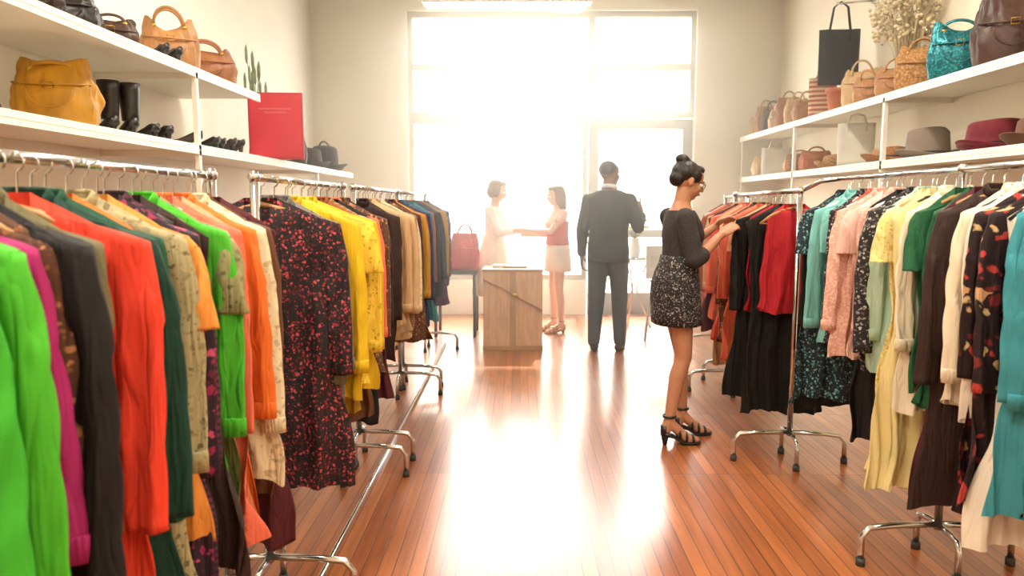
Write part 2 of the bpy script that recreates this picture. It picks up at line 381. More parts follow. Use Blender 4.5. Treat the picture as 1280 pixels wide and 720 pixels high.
r4=[('shirt',blue,.75),('dress',teal,.95),('shirt',rust,.75),('coat',black,.85),('shirt',navy,.8),('shirt',red,.7),('dress',purple,.9),('shirt',must,.75),('coat',brown,.8),('shirt',gray,.7),('dress',teal,.9),('shirt',fl2,.7),('coat',navy,.8)]
rack((-.92,5.55),(-.92,7.0),1.52,r4,4,W=.46,hi=False)
ra=[('shirt',brown,.8),('ldress',floral,1.1),('shirt',ivory,.8),('coat',dbrown,1.0),('shirt',teal,.8),('dress',maroon,1.1),('shirt',cream2,.8),('ldress',fl2,1.1),('shirt',tealb,.95,.42),
 ('ldress',tealb,1.0,.42),('dress',ivory,1.15,.36),('ldress',floral,1.0,.42),('ldress',floral,1.1,.42),('shirt',ivory,.78),('shirt',cream2,.75),('coat',dbrown,1.15),('dress',maroon,1.15),('ldress',gfor,.8),('blouse',gfor,.75),('shirt',cream2,.85),('dress',pyel,1.2),('sdress',pyl,1.15),('shirt',mint,.75),('jacket',bprint,.75),('dress',black,1.1),('shirt',pinkl,.72),('blouse',pinkp,.75),('shirt',pinkl,.75),('shirt',salmon,.72),('shirt',bprint,.7),('sdress',cyan,.72),('shirt',cyan,.66),('sdress',fl4,1.05),('coat',rblk,1.1)]
rack((1.68,1.45),(1.64,3.76),1.56,ra,6,W=.39,ends=(0,.56),extra=[(1.58,3.84,1.55),(1.5,3.9,1.5)])
rb=[('tank',red,.6,.36),('dress',rblk,1.2,.48),('tank',red,.62,.44),('ldress',rblk,1.15,.5),('sdress',peach,1.15,.46),('dress',rust,1.1,.46),('ldress',coral,1.0,.46),('shirt',fl3,.9),('shirt',peach,.9),('sdress',salmon,.9),('dress',beige,1.1),('shirt',coral,.8),('dress',maroon,.9),('shirt',beige,.8),('coat',rust,.9)]
rack((1.50,3.9),(1.6,5.4),1.5,rb,7,W=.46)
rc=[('dress',maroon,.95),('shirt',coral,.8),('dress',ivory,1.0),('shirt',beige,.8),('shirt',pinkp,.8),('dress',salmon,.9),('coat',tan,.85),('shirt',ivory,.8),('dress',rust,1.0)]
rack((1.8,5.75),(1.95,6.9),1.5,rc,8,W=.44,hi=False)
bm=bmesh.new(); tube(bm,[(-.76,.6,.014),(-.76,7.2,.014)],.012,8)
fin(bm,'floor_track',chrome)

# ---------------------------------------------------------------- shelves
def shelf(xw,xe,ys,zs_list,ylens):
    E=empty('shelving_unit'); bm=bmesh.new(); x0,x1=min(xw,xe),max(xw,xe)
    s=1 if xe>xw else -1
    for z,(a,b) in zip(zs_list,ylens):
        box(bm,x0,x1,a,b,z-.035,z,0,.004)
        box(bm,xe-(.02 if s>0 else 0),xe+(.0 if s>0 else .02),a,b,z-.06,z-.035)
    for y in ys:
        top=max(z for z,(a,b) in zip(zs_list,ylens) if a<=y<=b)
        box(bm,xe-.03 if s>0 else xe,xe if s>0 else xe+.03,y-.015,y+.015,0,top-.035)
        for z,(a,b) in zip(zs_list,ylens):
            if a<=y<=b: box(bm,x0,x1,y-.012,y+.012,z-.07,z-.035)
    fin(bm,'shelf_boards',white,E,False)
ZLu,ZLl,ZRu,ZRl=2.27,1.80,2.26,1.76
shelf(XL+.005,-2.0,[1.4,4.55,7.2],[ZLl,ZLu],[(1.0,8.7),(1.0,5.65)])
shelf(XR-.005,2.75,[2.2,3.95,5.6,7.4,9.1],[ZRl,ZRu],[(1.6,9.2),(1.6,9.2)])
ZLu+=.002;ZLl+=.002;ZRu+=.002;ZRl+=.002
leather=lambda c,r=.5:mat('leather_'+c.strip('#'),c,r,bump=.6,bscale=16,var=.14)
gold_m=mat('brass','#c8a24a',.3,1,var=0)
def bag(name,x,y,z,w,h,d,m,rz=0,hand=1,flap=False,hh=None,seed=0,slump=.12,e=.8):
    rn=random.Random(seed+int(x*100)+int(y*10)); E=empty(name,(x,y,z),rz)
    bm=bmesh.new(); rings=[]; n=96; p=[rn.uniform(0,6) for _ in range(4)]; so=rn.uniform(0,50)
    K=30
    for k in range(K):
        q=k/(K-1); z_=h*math.sin(q*math.pi/2*.98)**.9 if q>0 else 0
        zq=z_/h
        a=w/2*(.9+.12*math.sin(min(1,zq*1.6)*math.pi*.6))*(1-.30*zq**2.2); b=d/2*(.88+.25*math.sin(zq*math.pi))*(1-.72*zq**2.6)
        if k==0: a*=.93;b*=.88
        r=[]
        for j in range(n):
            t=2*math.pi*j/n; c=math.cos(t);s=math.sin(t)
            g=min(1,zq*3)
            fo=1+.06*zq*ridge(7*t+p[0]+1.5*q)+.10*g*NZ(V((c*1.8+so,s*1.8,zq*2.6)))+.06*g*(abs(NZ(V((c*4+so,s*4,zq*5))))*2-.5)
            dip=slump*.45*h*zq**3*math.cos(c*1.4)*(.7+.3*math.sin(p[2]+c*2))
            r.append(V((a*fo*math.copysign(abs(c)**e,c),b*fo*math.copysign(abs(s)**e,s),max(0,z_-dip))))
        rings.append(r)
    loft(bm,rings); 
    fin(bm,'bag_body',m,E)
    bm=bmesh.new(); hh=hh or h*.45; ln=rn.uniform(-.6,.6)
    for sy in ((-1,1) if hand>1 else (-1,)) if hand else ():
        pts=[]
        for k in range(15):
            a=math.pi*k/14; pts.append((w*.25*math.cos(a)+.03*ln*math.sin(a),sy*d*.16+ln*hh*math.sin(a)*.7*(1 if sy<0 else .4),h*.80+hh*1.2*math.sin(a)**.9))
        tube(bm,pts,.0075,8,0,flat=1.6)
    for sx in(-1,1): ell(bm,(sx*w*.25,-d*.2,h*.80),(.014,.008,.014),mi=1,sub=2)
    fr=[]
    for k in range(12):
        a=math.pi*k/11; fr.append((w*.26*math.cos(a),-d*.5-.01,h*.50-h*.24*math.sin(a)))
    tube(bm,fr,.0035,6,0)
    # belt with buckle across the front
    tube(bm,[(-w*.44,-d*.25,h*.60),(-w*.25,-d*.47,h*.58),(0,-d*.53,h*.57),(w*.25,-d*.47,h*.58),(w*.44,-d*.25,h*.60)],.009,8,0,flat=.6)
    tube(bm,[(-.022,-d*.53-.01,h*.57-.018),(.022,-d*.53-.01,h*.57-.018),(.022,-d*.53-.01,h*.57+.018),(-.022,-d*.53-.01,h*.57+.018)],.0035,6,1,closed=True)
    fin(bm,'bag_strap',[m,gold_m],E)
    return E
def tote(name,x,y,z,w,h,m,rz=0,hh=.2,seed=1,d=.07):
    E=empty(name,(x,y,z),rz); rn=random.Random(seed); bm=bmesh.new(); rings=[]; p=rn.uniform(0,6)
    for k in range(10):
        q=k/9; rings.append([V((w/2*(.96+.04*q)*math.copysign(abs(math.cos(t))**.35,math.cos(t)),(d/2*(1-.6*q))*math.copysign(abs(math.sin(t))**.5,math.sin(t))+.008*math.sin(7*math.cos(t)+p)*q,h*q)) for t in [2*math.pi*j/36 for j in range(36)]])
    loft(bm,rings)
    for sy in(-1,1):
        pts=[(-w*.25,sy*d*.22,h*.8),(-w*.25,sy*d*.2,h*.98),(-w*.17,sy*d*.12,h+hh*.8),(0,0,h+hh),(w*.17,sy*d*.12,h+hh*.8),(w*.25,sy*d*.2,h*.98),(w*.25,sy*d*.22,h*.8)]
        tube(bm,pts,.009,8,0,flat=.5)
    fin(bm,'tote_body',m,E); return E
def hat(name,x,y,z,m,band,r=.17,rz=0,cr=.09,ch=.11,tilt=0):
    E=empty(name,(x,y,z),rz); bm=bmesh.new()
    prof=[(0.001,ch*.92),(cr*.45,ch*.94),(cr*.8,ch),(cr*.95,ch*.9),(cr,ch*.5),(cr*1.06,.02),(cr*1.3,.006),(r*.9,.012),(r,.028),(r*.995,.022),(r*.88,.002),(cr*1.2,0),(cr*.9,.0)]
    rings=[[V((a*math.cos(t)*1.12,a*math.sin(t),b+(.02*math.cos(2*t) if a>r*.8 else 0)+(.0 if b<ch*.8 else -.012*math.cos(t)**2)+(.02 if a>r*.8 else 0))) for t in [2*math.pi*j/40 for j in range(40)]] for a,b in prof]
    loft(bm,rings); 
    loft(bm,[ring((0,0,.022),cr*1.21,cr*1.09,32),ring((0,0,.05),cr*1.16,cr*1.04,32)],1)
    fin(bm,'hat_body',[m,band],E); return E
def shoe(bm,ox,oy,oz,rz,L=.25,heel=.0,boot=0,mi=0):
    M=Matrix.Translation((ox,oy,oz))@Matrix.Rotation(rz,4,'Z'); R=[]
    for k in range(14):
        q=k/13; y=-L/2+L*q
        w=(.030+.012*math.sin(min(1,q*1.1)*math.pi))*(1 if q<.9 else .75); 
        if k in(0,13): w*=.6
        zb=heel*max(0,1-q/.6)**1.2; 
        h=.065-.035*q+ (.0 if q>.1 else -.02)
        R.append([M@V((w*math.copysign(abs(math.cos(t))**.8,math.cos(t)),y,zb+h/2+h/2*math.copysign(abs(math.sin(t))**.8,math.sin(t)))) for t in [2*math.pi*j/16 for j in range(16)]])
    loft(bm,R,mi)
    if heel: loft(bm,[[M@p for p in ring((0,-L/2+.03,0),.011,.011,10)],[M@p for p in ring((0,-L/2+.03,heel+.02),.024,.026,10)]],mi)
    if boot:
        loft(bm,[[M@p for p in ring((0,-L/2+.055,heel+.03+boot*q),.042+.014*q,.05+.012*q,18)] for q in (0,.2,.4,.6,.8,1)],mi)
def shoes(name,x,y,z,m,rz=0,heel=0,boot=0):
    E=empty(name,(x,y,z),rz); bm=bmesh.new()
    shoe(bm,-.06,0,0,.08,heel=heel,boot=boot); shoe(bm,.06,.01,0,-.05,heel=heel,boot=boot); fin(bm,'shoe_pair',m,E)
blk_l=leather('#1f1a18',.35); dk_l=leather('#3a2620'); tan_l=leather('#b98350'); tan2=leather('#a8693c'); yel_l=leather('#c98f1e'); br_l=leather('#4a2f26')
bag('handbag',-2.27,3.58,ZLl,.38,.34,.2,yel_l,.3,hand=2,hh=.03,slump=.3)
shoes('ankle_boots',-2.22,4.0,ZLl,blk_l,.9,heel=.05,boot=.2)
shoes('leather_shoes',-2.2,4.33,ZLl,blk_l,1.2,heel=.05)
shoes('leather_shoes',-2.2,4.75,ZLl,dk_l,1.9,heel=.06)
shoes('leather_shoes',-2.25,2.95,ZLl,dk_l,1.2)
shoes('leather_shoes',-2.2,5.1,ZLl,blk_l,1.5,heel=.05)
shoes('leather_shoes',-2.2,5.45,ZLl,dk_l,1.3,heel=.07)
bag('handbag',-2.2,7.0,ZLl,.3,.3,.16,br_l,.3,hand=1)
hat('felt_hat',-2.18,7.5,ZLl,leather('#4a3530',.8),blk_l,r=.2,cr=.12,ch=.2)
hat('felt_hat',-2.15,8.0,ZLl,leather('#3b2c29',.8),dk_l,r=.22,cr=.13,ch=.26)
bag('handbag',-2.25,8.4,ZLl,.28,.25,.15,blk_l,.3,hand=1)
bag('handbag',-2.3,4.85,ZLu,.36,.38,.2,tan_l,.5,hand=2,hh=.1,slump=.6)
bag('handbag',-2.28,5.35,ZLu,.42,.30,.2,tan2,.5,hand=2,hh=.07,slump=.6)
shoes('ankle_boots',-2.2,3.35,ZLu,dk_l,1.2,heel=.05,boot=.16)
bag('handbag',-2.3,3.72,ZLu,.34,.24,.2,blk_l,.5,hand=1,hh=.05,slump=.3)
bag('handbag',-2.3,4.15,ZLu,.30,.2,.16,br_l,.5,hand=1,hh=.04,slump=.3)
shoes('leather_shoes',-2.2,4.5,ZLu,blk_l,1.2,heel=.07)
bag('handbag',-2.3,2.9,ZLu,.3,.26,.2,leather('#5b2b2c'),.5,hand=1)
E=empty('poster_board',(-2.02,6.05,ZLl),.12); bm=bmesh.new(); box(bm,-.22,.22,-.012,.012,0,.54,0,.003); box(bm,-.2,.2,-.016,-.011,.02,.52,1)
for k,(w,zz) in enumerate(((.13,.40),(.09,.37))): box(bm,-w,w,-.018,-.015,zz,zz+.015,2)
box(bm,-.08,.08,0,.12,0,.02,0)
fin(bm,'board',[mat('red_board','#c0202c',.5,var=.02),mat('red_board_face','#d32634',.5,var=.02),mat('pale_mark','#d95a60',.6,var=0)],E,False)
E=empty('dried_grass_vase',(-2.35,6.5,ZLl)); bm=bmesh.new()
loft(bm,[ring((0,0,z),r,r,20) for z,r in((0,.05),(.06,.075),(.14,.06),(.2,.03),(.26,.035))],0)
for k in range(14):
    a=random.uniform(0,6.28); l=random.uniform(.4,.75); dx=math.cos(a)*.12*random.random(); dy=math.sin(a)*.12*random.random()
    tube(bm,[(0,0,.2),(dx*.4,dy*.4,.2+l*.5),(dx,dy,.2+l)],[.003,.003,.002],5,1); ell(bm,(dx,dy,.2+l),(.014,.014,.09),mi=1,sub=1)
fin(bm,'vase_and_grass',[mat('ceramic','#ddd6c4',.3),mat('dried_grass','#8c9a72',.8)],E)
# right upper
bag('handbag',3.0,4.6,ZRu,.40,.44,.26,br_l,-.4,hand=1,hh=.04,slump=.1)
bag('handbag',3.0,4.1,ZRu,.36,.36,.26,leather('#5b2b2c'),-.4,hand=1,hh=.05,slump=.1)
bag('sequin_bag',2.98,5.08,ZRu,.38,.42,.2,mat('teal_sequin','#1f9aa0',.25,.4,'lace','#0f5c66',70,bump=.5,bscale=60),-.5,hand=1,hh=.05,slump=.5)
strw=mat('straw','#c89a62',.8,0,'lace','#9a6a3a',60); canv=mat('canvas_tan','#d6b384',.8,bump=.3,bscale=20)
bag('straw_bag',2.95,5.5,ZRu,.34,.34,.17,strw,-.4,hand=2,hh=.09,slump=.3)
bag('handbag',2.90,5.78,ZRu,.26,.24,.12,tan_l,-.4,hand=1,hh=.08,slump=.4,seed=3)
bag('canvas_bag',2.95,6.42,ZRu,.32,.34,.17,canv,-.4,hand=1,hh=.1,slump=.5)
bag('handbag',2.88,6.14,ZRu,.24,.22,.11,leather('#c98f5e'),-.4,hand=1,hh=.07,slump=.4,seed=5)
E=empty('dried_flower_basket',(3.12,5.98,ZRu)); bm=bmesh.new()
loft(bm,[ring((0,0,z),r,r,24) for z,r in((0,.07),(.1,.1),(.22,.11),(.24,.105))],0)
for k in range(120):
    a=random.uniform(0,6.28); l=random.uniform(.35,.74); rr=.3*math.sqrt(random.random()); dx=math.cos(a)*rr; dy=math.sin(a)*rr*.9
    dx=min(dx,.1)
    tube(bm,[(dx*.2,dy*.2,.15),(dx*.5,dy*.5,.2+l*.6),(dx,dy,.2+l)],[.003,.0025,.002],5,1)
    for q in range(5): ell(bm,(dx+random.uniform(-.03,.03),dy+random.uniform(-.03,.03),.2+l-random.uniform(-.03,.14)),random.uniform(.01,.02),mi=1,sub=1)
fin(bm,'basket_and_flowers',[mat('wicker','#a9743f',.8,0,'lace','#6d431f',50),mat('dried_flower','#e6d4ac',.9)],E)
tote('tote_bag',2.97,6.95,2.54,.37,.5,mat('black_canvas','#1c1918',.8),-.1,hh=.25,d=.06)
bm=bmesh.new(); tube(bm,[(XR-.002,6.95,3.30),(2.94,6.95,3.272)],.009,8); ell(bm,(2.94,6.95,3.272),.016,sub=2); tube(bm,[(XR-.012,6.95,3.30),(XR-.001,6.95,3.30)],.03,12); fin(bm,'wall_hook',chrome)
tote('striped_bag',2.98,7.3,ZRu,.26,.4,mat('stripe_cloth','#b5573a',.8,0,'stripe','#e3c9a0',7),-.35,hh=.1,d=.12)
E=empty('terracotta_pot',(2.9,6.76,ZRu)); bm=bmesh.new(); loft(bm,[ring((0,0,z),r,r,28) for z,r in((0,.07),(.02,.075),(.17,.095),(.17,.108),(.21,.112),(.21,.1),(.18,.09))]); fin(bm,'pot',mat('terracotta','#c9724a',.8),E)
cols=[tan_l,canv,tan2,leather('#d8b48a'),br_l,tan_l,canv]
for k,y in enumerate((7.62,7.87,8.12,8.36,8.6,8.84,9.07)):
    bag('handbag',2.95,y,ZRu,.27,.24+.05*(k%3),.11,cols[k],-.2,hand=1,hh=.1,seed=k,slump=.3)
# right lower
hat('felt_hat',2.98,5.38,ZRl,mat('felt_gray','#8a7a6c',.9,bump=.3),dk_l,r=.19,cr=.13,ch=.22)
hat('felt_hat',2.98,4.62,ZRl,mat('felt_wine','#6e1f2a',.9,bump=.3),blk_l,r=.2,cr=.15,ch=.19)
hat('felt_hat',2.95,4.15,ZRl,mat('felt_brown','#6b4a38',.9),blk_l,r=.2,cr=.13,ch=.16)
hat('straw_hat',2.95,5.85,ZRl,mat('straw2','#c9925e',.8,0,'lace','#a06a3c',60),dk_l,r=.2,cr=.12,ch=.12)
tote('tote_bag',2.9,6.35,ZRl,.3,.36,mat('white_canvas','#e9e1cf',.8),-.3,hh=.08)
tote('tote_bag',2.9,8.3,ZRl,.32,.3,mat('white_canvas','#e9e1cf',.8),-.3,hh=.1,seed=4)
hat('straw_hat',2.97,6.85,ZRl,strw,dk_l,r=.19,cr=.12,ch=.13)
bag('handbag',2.95,7.32,ZRl,.32,.2,.18,leather('#c2703f'),-.3,hand=1,hh=.06)
bag('handbag',2.95,7.75,ZRl,.32,.2,.18,tan_l,-.3,hand=1,hh=.06)
bag('handbag',2.95,8.8,ZRl,.32,.24,.18,leather('#d8b48a'),-.3,hand=1,hh=.06)

# ---------------------------------------------------------------- counter, table, stands
E=empty('display_counter',(-.07,7.2,0)); bm=bmesh.new()
box(bm,-.29,.29,-.24,.24,.02,.78,0,.006)
box(bm,-.295,.295,-.246,.246,0,.05,1,.004); box(bm,-.3,.3,-.25,.25,.775,.80,1,.006)
box(bm,-.03,.03,-.244,-.238,.05,.775,1)
tube(bm,[(-.29,-.25,.70),(-.1,-.256,.62),(.1,-.256,.5),(.29,-.25,.40)],.011,8,2,flat=.4)
ell(bm,(.02,-.262,.55),(.03,.008,.022),mi=4,sub=2)
box(bm,-.1,.14,-.12,.1,.80,.82,1,.003); box(bm,-.2,-.05,-.1,.05,.80,.83,3,.003)
fin(bm,'counter_body',[mat('counter_wood','#d3a577',.6,0,'noise','#c39366',9,stretch=(3,1,.5)),mat('counter_trim','#b88753',.5),tan2,mat('paper','#ece7db',.7),gold_m],E,False)
E=empty('small_table',(-.66,7.9,0)); bm=bmesh.new()
box(bm,-.28,.2,-.25,.25,.68,.72,0,.008)
for sx,sy in((-.25,-.22),(-.25,.22),(.17,-.22),(.17,.22)): tube(bm,[(sx,sy,0),(sx,sy,.68)],.018,10)
fin(bm,'table_body',mat('dark_wood','#3a2a22',.45),E)
bag('handbag',-.60,7.78,.722,.34,.40,.14,leather('#cf2f3a'),0,hand=2,hh=.14,slump=.05)
E=empty('flower_stand',(1.32,8.3,0)); bm=bmesh.new()
for a in(0,2.09,4.19): tube(bm,[(0+.2*math.cos(a),.2*math.sin(a),0),(.03*math.cos(a),.03*math.sin(a),.45),(.16*math.cos(a),.16*math.sin(a),.8)],.01,8,0)
loft(bm,[ring((0,0,.8),.2,.2,28),ring((0,0,.825),.2,.2,28)],0)
loft(bm,[ring((0,0,z),r,r,20) for z,r in((.825,.05),(.9,.07),(1.0,.045),(1.04,.055))],2)
for k in range(34):
    a=random.uniform(0,6.28); rr=.17*math.sqrt(random.random()); zz=random.uniform(1.12,1.32)
    tube(bm,[(0,0,1.02),(rr*.5*math.cos(a),rr*.5*math.sin(a),1.1),(rr*math.cos(a),rr*math.sin(a),zz)],.003,5,1); ell(bm,(rr*math.cos(a),rr*math.sin(a),zz),(.024,.024,.018),mi=3 if k%2 else 1,sub=1)
fin(bm,'stand_and_flowers',[chrome,mat('leaf','#6f8a45',.7),mat('vase_white','#efeae0',.3),mat('petal','#e8c83a',.7)],E)
E=empty('display_easel',(1.5,7.5,0),.3); bm=bmesh.new()
tube(bm,[(-.2,0,0),(-.03,.1,1.0)],.011); tube(bm,[(.2,0,0),(.03,.1,1.0)],.011); tube(bm,[(0,.4,0),(0,.12,.98)],.011); tube(bm,[(-.14,.03,.32),(.14,.03,.32)],.011)
box(bm,-.2,.2,.0,.02,.66,1.0,1,.004); box(bm,-.15,.15,-.004,.0,.78,.9,2); tube(bm,[(-.17,-.01,.64),(.17,-.01,.64)],.011)
fin(bm,'easel_body',[chrome,mat('board_white','#efece2',.5),mat('soft_green','#d9dcc0',.6)],E,False)
E=empty('exit_sign',(.55,8.6,3.95)); bm=bmesh.new(); box(bm,-.16,.16,-.03,.03,-.33,-.13,0,.008)
for k in range(4): box(bm,-.11+k*.06,-.07+k*.06,-.034,-.03,-.27,-.19,1)
tube(bm,[(0,0,-.13),(0,0,.3)],.01,8,0); fin(bm,'sign_box',[white,mat('exit_green','#3fbf7a',.5,emit=1.5,var=0)],E,False)
def fixture(x,y,z,L=1.9,along='X',power=60):  # used for the visible light and for added fill lights out of view
    E=empty('ceiling_and_fill_light',(x,y,z),0 if along=='X' else math.pi/2); bm=bmesh.new()
    box(bm,-L/2,L/2,-.12,.12,0,.07,0,.01); 
    for s in(-.05,.05): tube(bm,[(-L/2+.05,s,-.015),(L/2-.05,s,-.015)],.016,10,1)
    for s in(-1,1): tube(bm,[(s*L*.4,0,.07),(s*L*.4,0,ZC-z)],.006,6,0)
    fin(bm,'lamp_body',[white,mat('fluorescent_tube','#fff6e6',.5,emit=6,var=0)],E,False)
    l=bpy.data.lights.new('lamp_light','AREA'); l.shape='RECTANGLE'; l.size=L; l.size_y=.2; l.energy=power; l.color=(1,.92,.78)
    o=bpy.data.objects.new('lamp_light',l); sc.collection.objects.link(o); o.parent=E; o.location=(0,0,-.05)
fixture(-.15,8.4,3.66,power=20)
for x,y in((-1.2,-.8),(1.6,-.8),(-1.0,1.6),(1.4,1.6)): fixture(x,y,3.95,1.5,'Y',power=76)  # unseen fixtures added as interior fill, around and behind the camera
for x,y in((-1.0,4.8),(1.6,4.8)): fixture(x,y,3.95,1.5,'Y',power=75)  # more unseen fixtures, added to brighten the middle of the room

# ---------------------------------------------------------------- people
def hand(bm,w,d,n,curl=.5,s=1,side=1):
    w=V(w);d=V(d).normalized();n=V(n);n=(n-d*n.dot(d)).normalized();sd=d.cross(n)*side
    X=sd;Y=n
    loft(bm,[ring(w+d*q*.085*s,a*s,b*s,16,X,Y) for q,a,b in((-.15,.02,.018),(0,.026,.018),(.35,.036,.016),(.75,.039,.014),(1.0,.035,.011))])
    for k,l in enumerate((.068,.078,.072,.056)):
        p=w+d*.082*s+sd*(.028-.0187*k)*s; ln=l*s
        for j in range(3):
            dd=(math.cos(curl*(.3+.55*j))*d+math.sin(curl*(.3+.55*j))*n).normalized()
            p2=p+dd*ln*(.45,.32,.25)[j]; cone(bm,p,(.0088-.0007*j)*s,p2,(.0083-.0008*j)*s); p=p2
    p=w+d*.025*s+sd*.028*s; p2=p+(d*.6+sd*.75+n*.3).normalized()*.04*s; p3=p2+(d*.9+sd*.25+n*.4).normalized()*.032*s
    cone(bm,p,.012*s,p2,.010*s); cone(bm,p2,.010*s,p3,.008*s)
def person(name,loc,yaw,H,male,J,skin,hairm,hairkind,hp=0,hy=0,lift=0,vox=.007):
    k=H/1.7; E=empty(name,loc,yaw)
    D=dict(hipR=(.085,0,.9),hipL=(-.085,0,.9),kneeR=(.09,.01,.49),kneeL=(-.09,.01,.49),ankR=(.09,-.02,.085),ankL=(-.09,-.02,.085),
      shR=(.155,-.01,1.36),shL=(-.155,-.01,1.36),elR=(.2,-.03,1.10),elL=(-.2,-.03,1.10),wrR=(.22,.04,.87),wrL=(-.22,.04,.87),hdR=(0,.1,-1),hdL=(0,.1,-1),pnR=(-1,0,0),pnL=(1,0,0),head=(0,.01,1.575),lean=0,footR=(.02,1),footL=(-.02,1),curl=.6,hipx=0)
    if male:
        for a,s in(('R',1),('L',-1)): D['sh'+a]=(s*.18,-.01,1.355);D['el'+a]=(s*.235,-.03,1.09);D['wr'+a]=(s*.25,.05,.86)
    D.update(J)
    P={a:V(b)*k+V((0,0,lift)) for a,b in D.items() if isinstance(b,tuple) and len(b)==3 and not a.startswith(('hd','pn'))}
    m=1.12 if male else 1
    T=[(.85,.15,.1,-.01),(.92,.172,.12,-.015),(.99,.155,.108,-.005),(1.07,.124,.09,.005),(1.16,.13,.098,.012),(1.25,.148,.115,.018),(1.32,.158,.1,.006),(1.365,.155,.08,-.006),(1.4,.12,.064,-.012),(1.43,.07,.056,-.01),(1.45,.052,.052,-.01)]
    if male: T=[(.85,.15,.105,-.01),(.92,.165,.12,-.015),(.99,.158,.112,0),(1.07,.15,.108,.005),(1.16,.162,.115,.01),(1.25,.178,.125,.012),(1.32,.188,.11,.004),(1.365,.185,.088,-.008),(1.405,.145,.07,-.012),(1.435,.085,.064,-.01),(1.455,.06,.06,-.01)]
    def tor(z): return D['lean']*max(0,(z-.95))
    def torso(off,z0,z1):
        R=[]
        for z,a,b,y in T:
            if z<z0-.001 or z>z1+.001: continue
            R.append(ring((0,(y+tor(z))*k,z*k+lift),a*k+off,b*k+off,28))
        return R
    bm=bmesh.new(); loft(bm,torso(0,.85,1.46))
    hd=P['head']
    cone(bm,V((0,(-.012+tor(1.43))*k,1.40*k+lift)),.054*k*m,hd+V((0,-.02,-.05))*k,.048*k*m)
    for a in'RL':
        t=.082*k*m
        cone(bm,P['hip'+a],t,P['knee'+a],.052*k*m)
        mid=P['knee'+a].lerp(P['ank'+a],.3)+V((0,-.012*k,0)); cone(bm,P['knee'+a],.05*k*m,mid,.051*k*m); cone(bm,mid,.051*k*m,P['ank'+a],.032*k*m)
        f=V((D['foot'+a][0],D['foot'+a][1],0)).normalized()
        hz=.035*k+lift; tz=.026*k
        cone(bm,P['ank'+a],.034*k,P['ank'+a]-f*.02*k+V((0,0,hz-P['ank'+a].z)),.032*k)
        cone(bm,P['ank'+a]+V((0,0,-.02*k)),.033*k,V((P['ank'+a].x,P['ank'+a].y,0))+f*.12*k+V((0,0,tz+.005)),.03*k); cone(bm,V((P['ank'+a].x,P['ank'+a].y,tz+.005))+f*.12*k,.031*k,V((P['ank'+a].x,P['ank'+a].y,tz))+f*.175*k,.022*k)
        cone(bm,P['sh'+a],.047*k*m,P['el'+a],.036*k*m); q=P['el'+a].lerp(P['wr'+a],.25); cone(bm,P['el'+a],.036*k*m,q,.037*k*m); cone(bm,q,.037*k*m,P['wr'+a],.024*k*m)
        hand(bm,P['wr'+a],D['hd'+a],D['pn'+a],D['curl'],k*m*.98,side=1 if a=='R' else -1)
    R=Matrix.Rotation(hy,3,'Z')@Matrix.Rotation(-hp,3,'X')
    def hl(p): return hd+R@(V(p)*k)
    hb=[((0,-.012,.03),(.073,.092,.085)),((0,.028,-.03),(.058,.062,.075)),((0,.045,-.078),(.034,.036,.026)),((0,.03,.045),(.06,.06,.05)),((0,.082,.022),(.046,.014,.012)),((.032,.062,-.025),(.024,.024,.022)),((-.032,.062,-.025),(.024,.024,.022))]
    for c,r in hb: ell(bm,hl(c),V(r)*k,R)
    cone(bm,hl((0,.086,.012)),.008*k,hl((0,.108,-.022)),.013*k)
    ell(bm,hl((.009,.098,-.026)),.009*k);ell(bm,hl((-.009,.098,-.026)),.009*k)
    ell(bm,hl((0,.088,-.05)),V((.022,.011,.006))*k,R); ell(bm,hl((0,.085,-.06)),V((.019,.011,.006))*k,R)
    for s in(-1,1): ell(bm,hl((s*.076,-.005,-.005)),V((.009,.018,.03))*k,R)
    remesh(bm,'body',vox,2,[skin],E)
    bm=bmesh.new()
    for s in(-1,1):
        ell(bm,hl((s*.031,.079,.0)),.0135*k,None,0,2); ell(bm,hl((s*.031,.088,.0)),.0062*k,None,1,2)
        tube(bm,[hl((s*.014,.094,.021)),hl((s*.032,.093,.026)),hl((s*.05,.08,.02))],.0035*k,6,1)
    tube(bm,[hl((-.02,.092,-.054)),hl((0,.1,-.052)),hl((.02,.092,-.054))],[.002,.006*k,.002],8,2)
    fin(bm,'face_features',[mat('eye_white','#e8e4dc',.3,var=0),mat('eye_dark','#231812',.3,var=0),mat('lip','#9c4a44',.5,var=0)],E)
    bm=bmesh.new()
    if hairkind=='short_m': ell(bm,hl((0,-.024,.042)),V((.077,.088,.079))*k,R)
    else: ell(bm,hl((0,-.028,.045)),V((.082,.092,.083))*k,R)
    if hairkind=='bun':
        ell(bm,hl((0,-.07,.0)),V((.066,.05,.055))*k,R); ell(bm,hl((0,-.075,.115)),V((.046,.046,.034))*k,R)
        ell(bm,hl((0,.045,.088)),V((.05,.036,.028))*k,R)
        for s in(-1,1): ell(bm,hl((s*.06,.01,.04)),V((.022,.048,.046))*k,R)
    if hairkind=='bob':
        ell(bm,hl((0,-.05,-.01)),V((.088,.075,.09))*k,R)
        for s in(-1,1): ell(bm,hl((s*.07,-.01,.0)),V((.025,.05,.075))*k,R)
        ell(bm,hl((0,.045,.088)),V((.055,.04,.03))*k,R)
    if hairkind=='long':
        for s in(-1,1):
            ell(bm,hl((s*.066,-.015,-.03)),V((.026,.045,.1))*k,R)
            ell(bm,hl((s*.06,-.05,-.13)),V((.04,.045,.09))*k)
        ell(bm,hl((0,-.07,-.09)),V((.075,.05,.16))*k); ell(bm,hl((0,.045,.088)),V((.055,.04,.03))*k,R)
    remesh(bm,'hair',vox,2,[hairm],E)
    return E,P,D,torso,k,hl,R
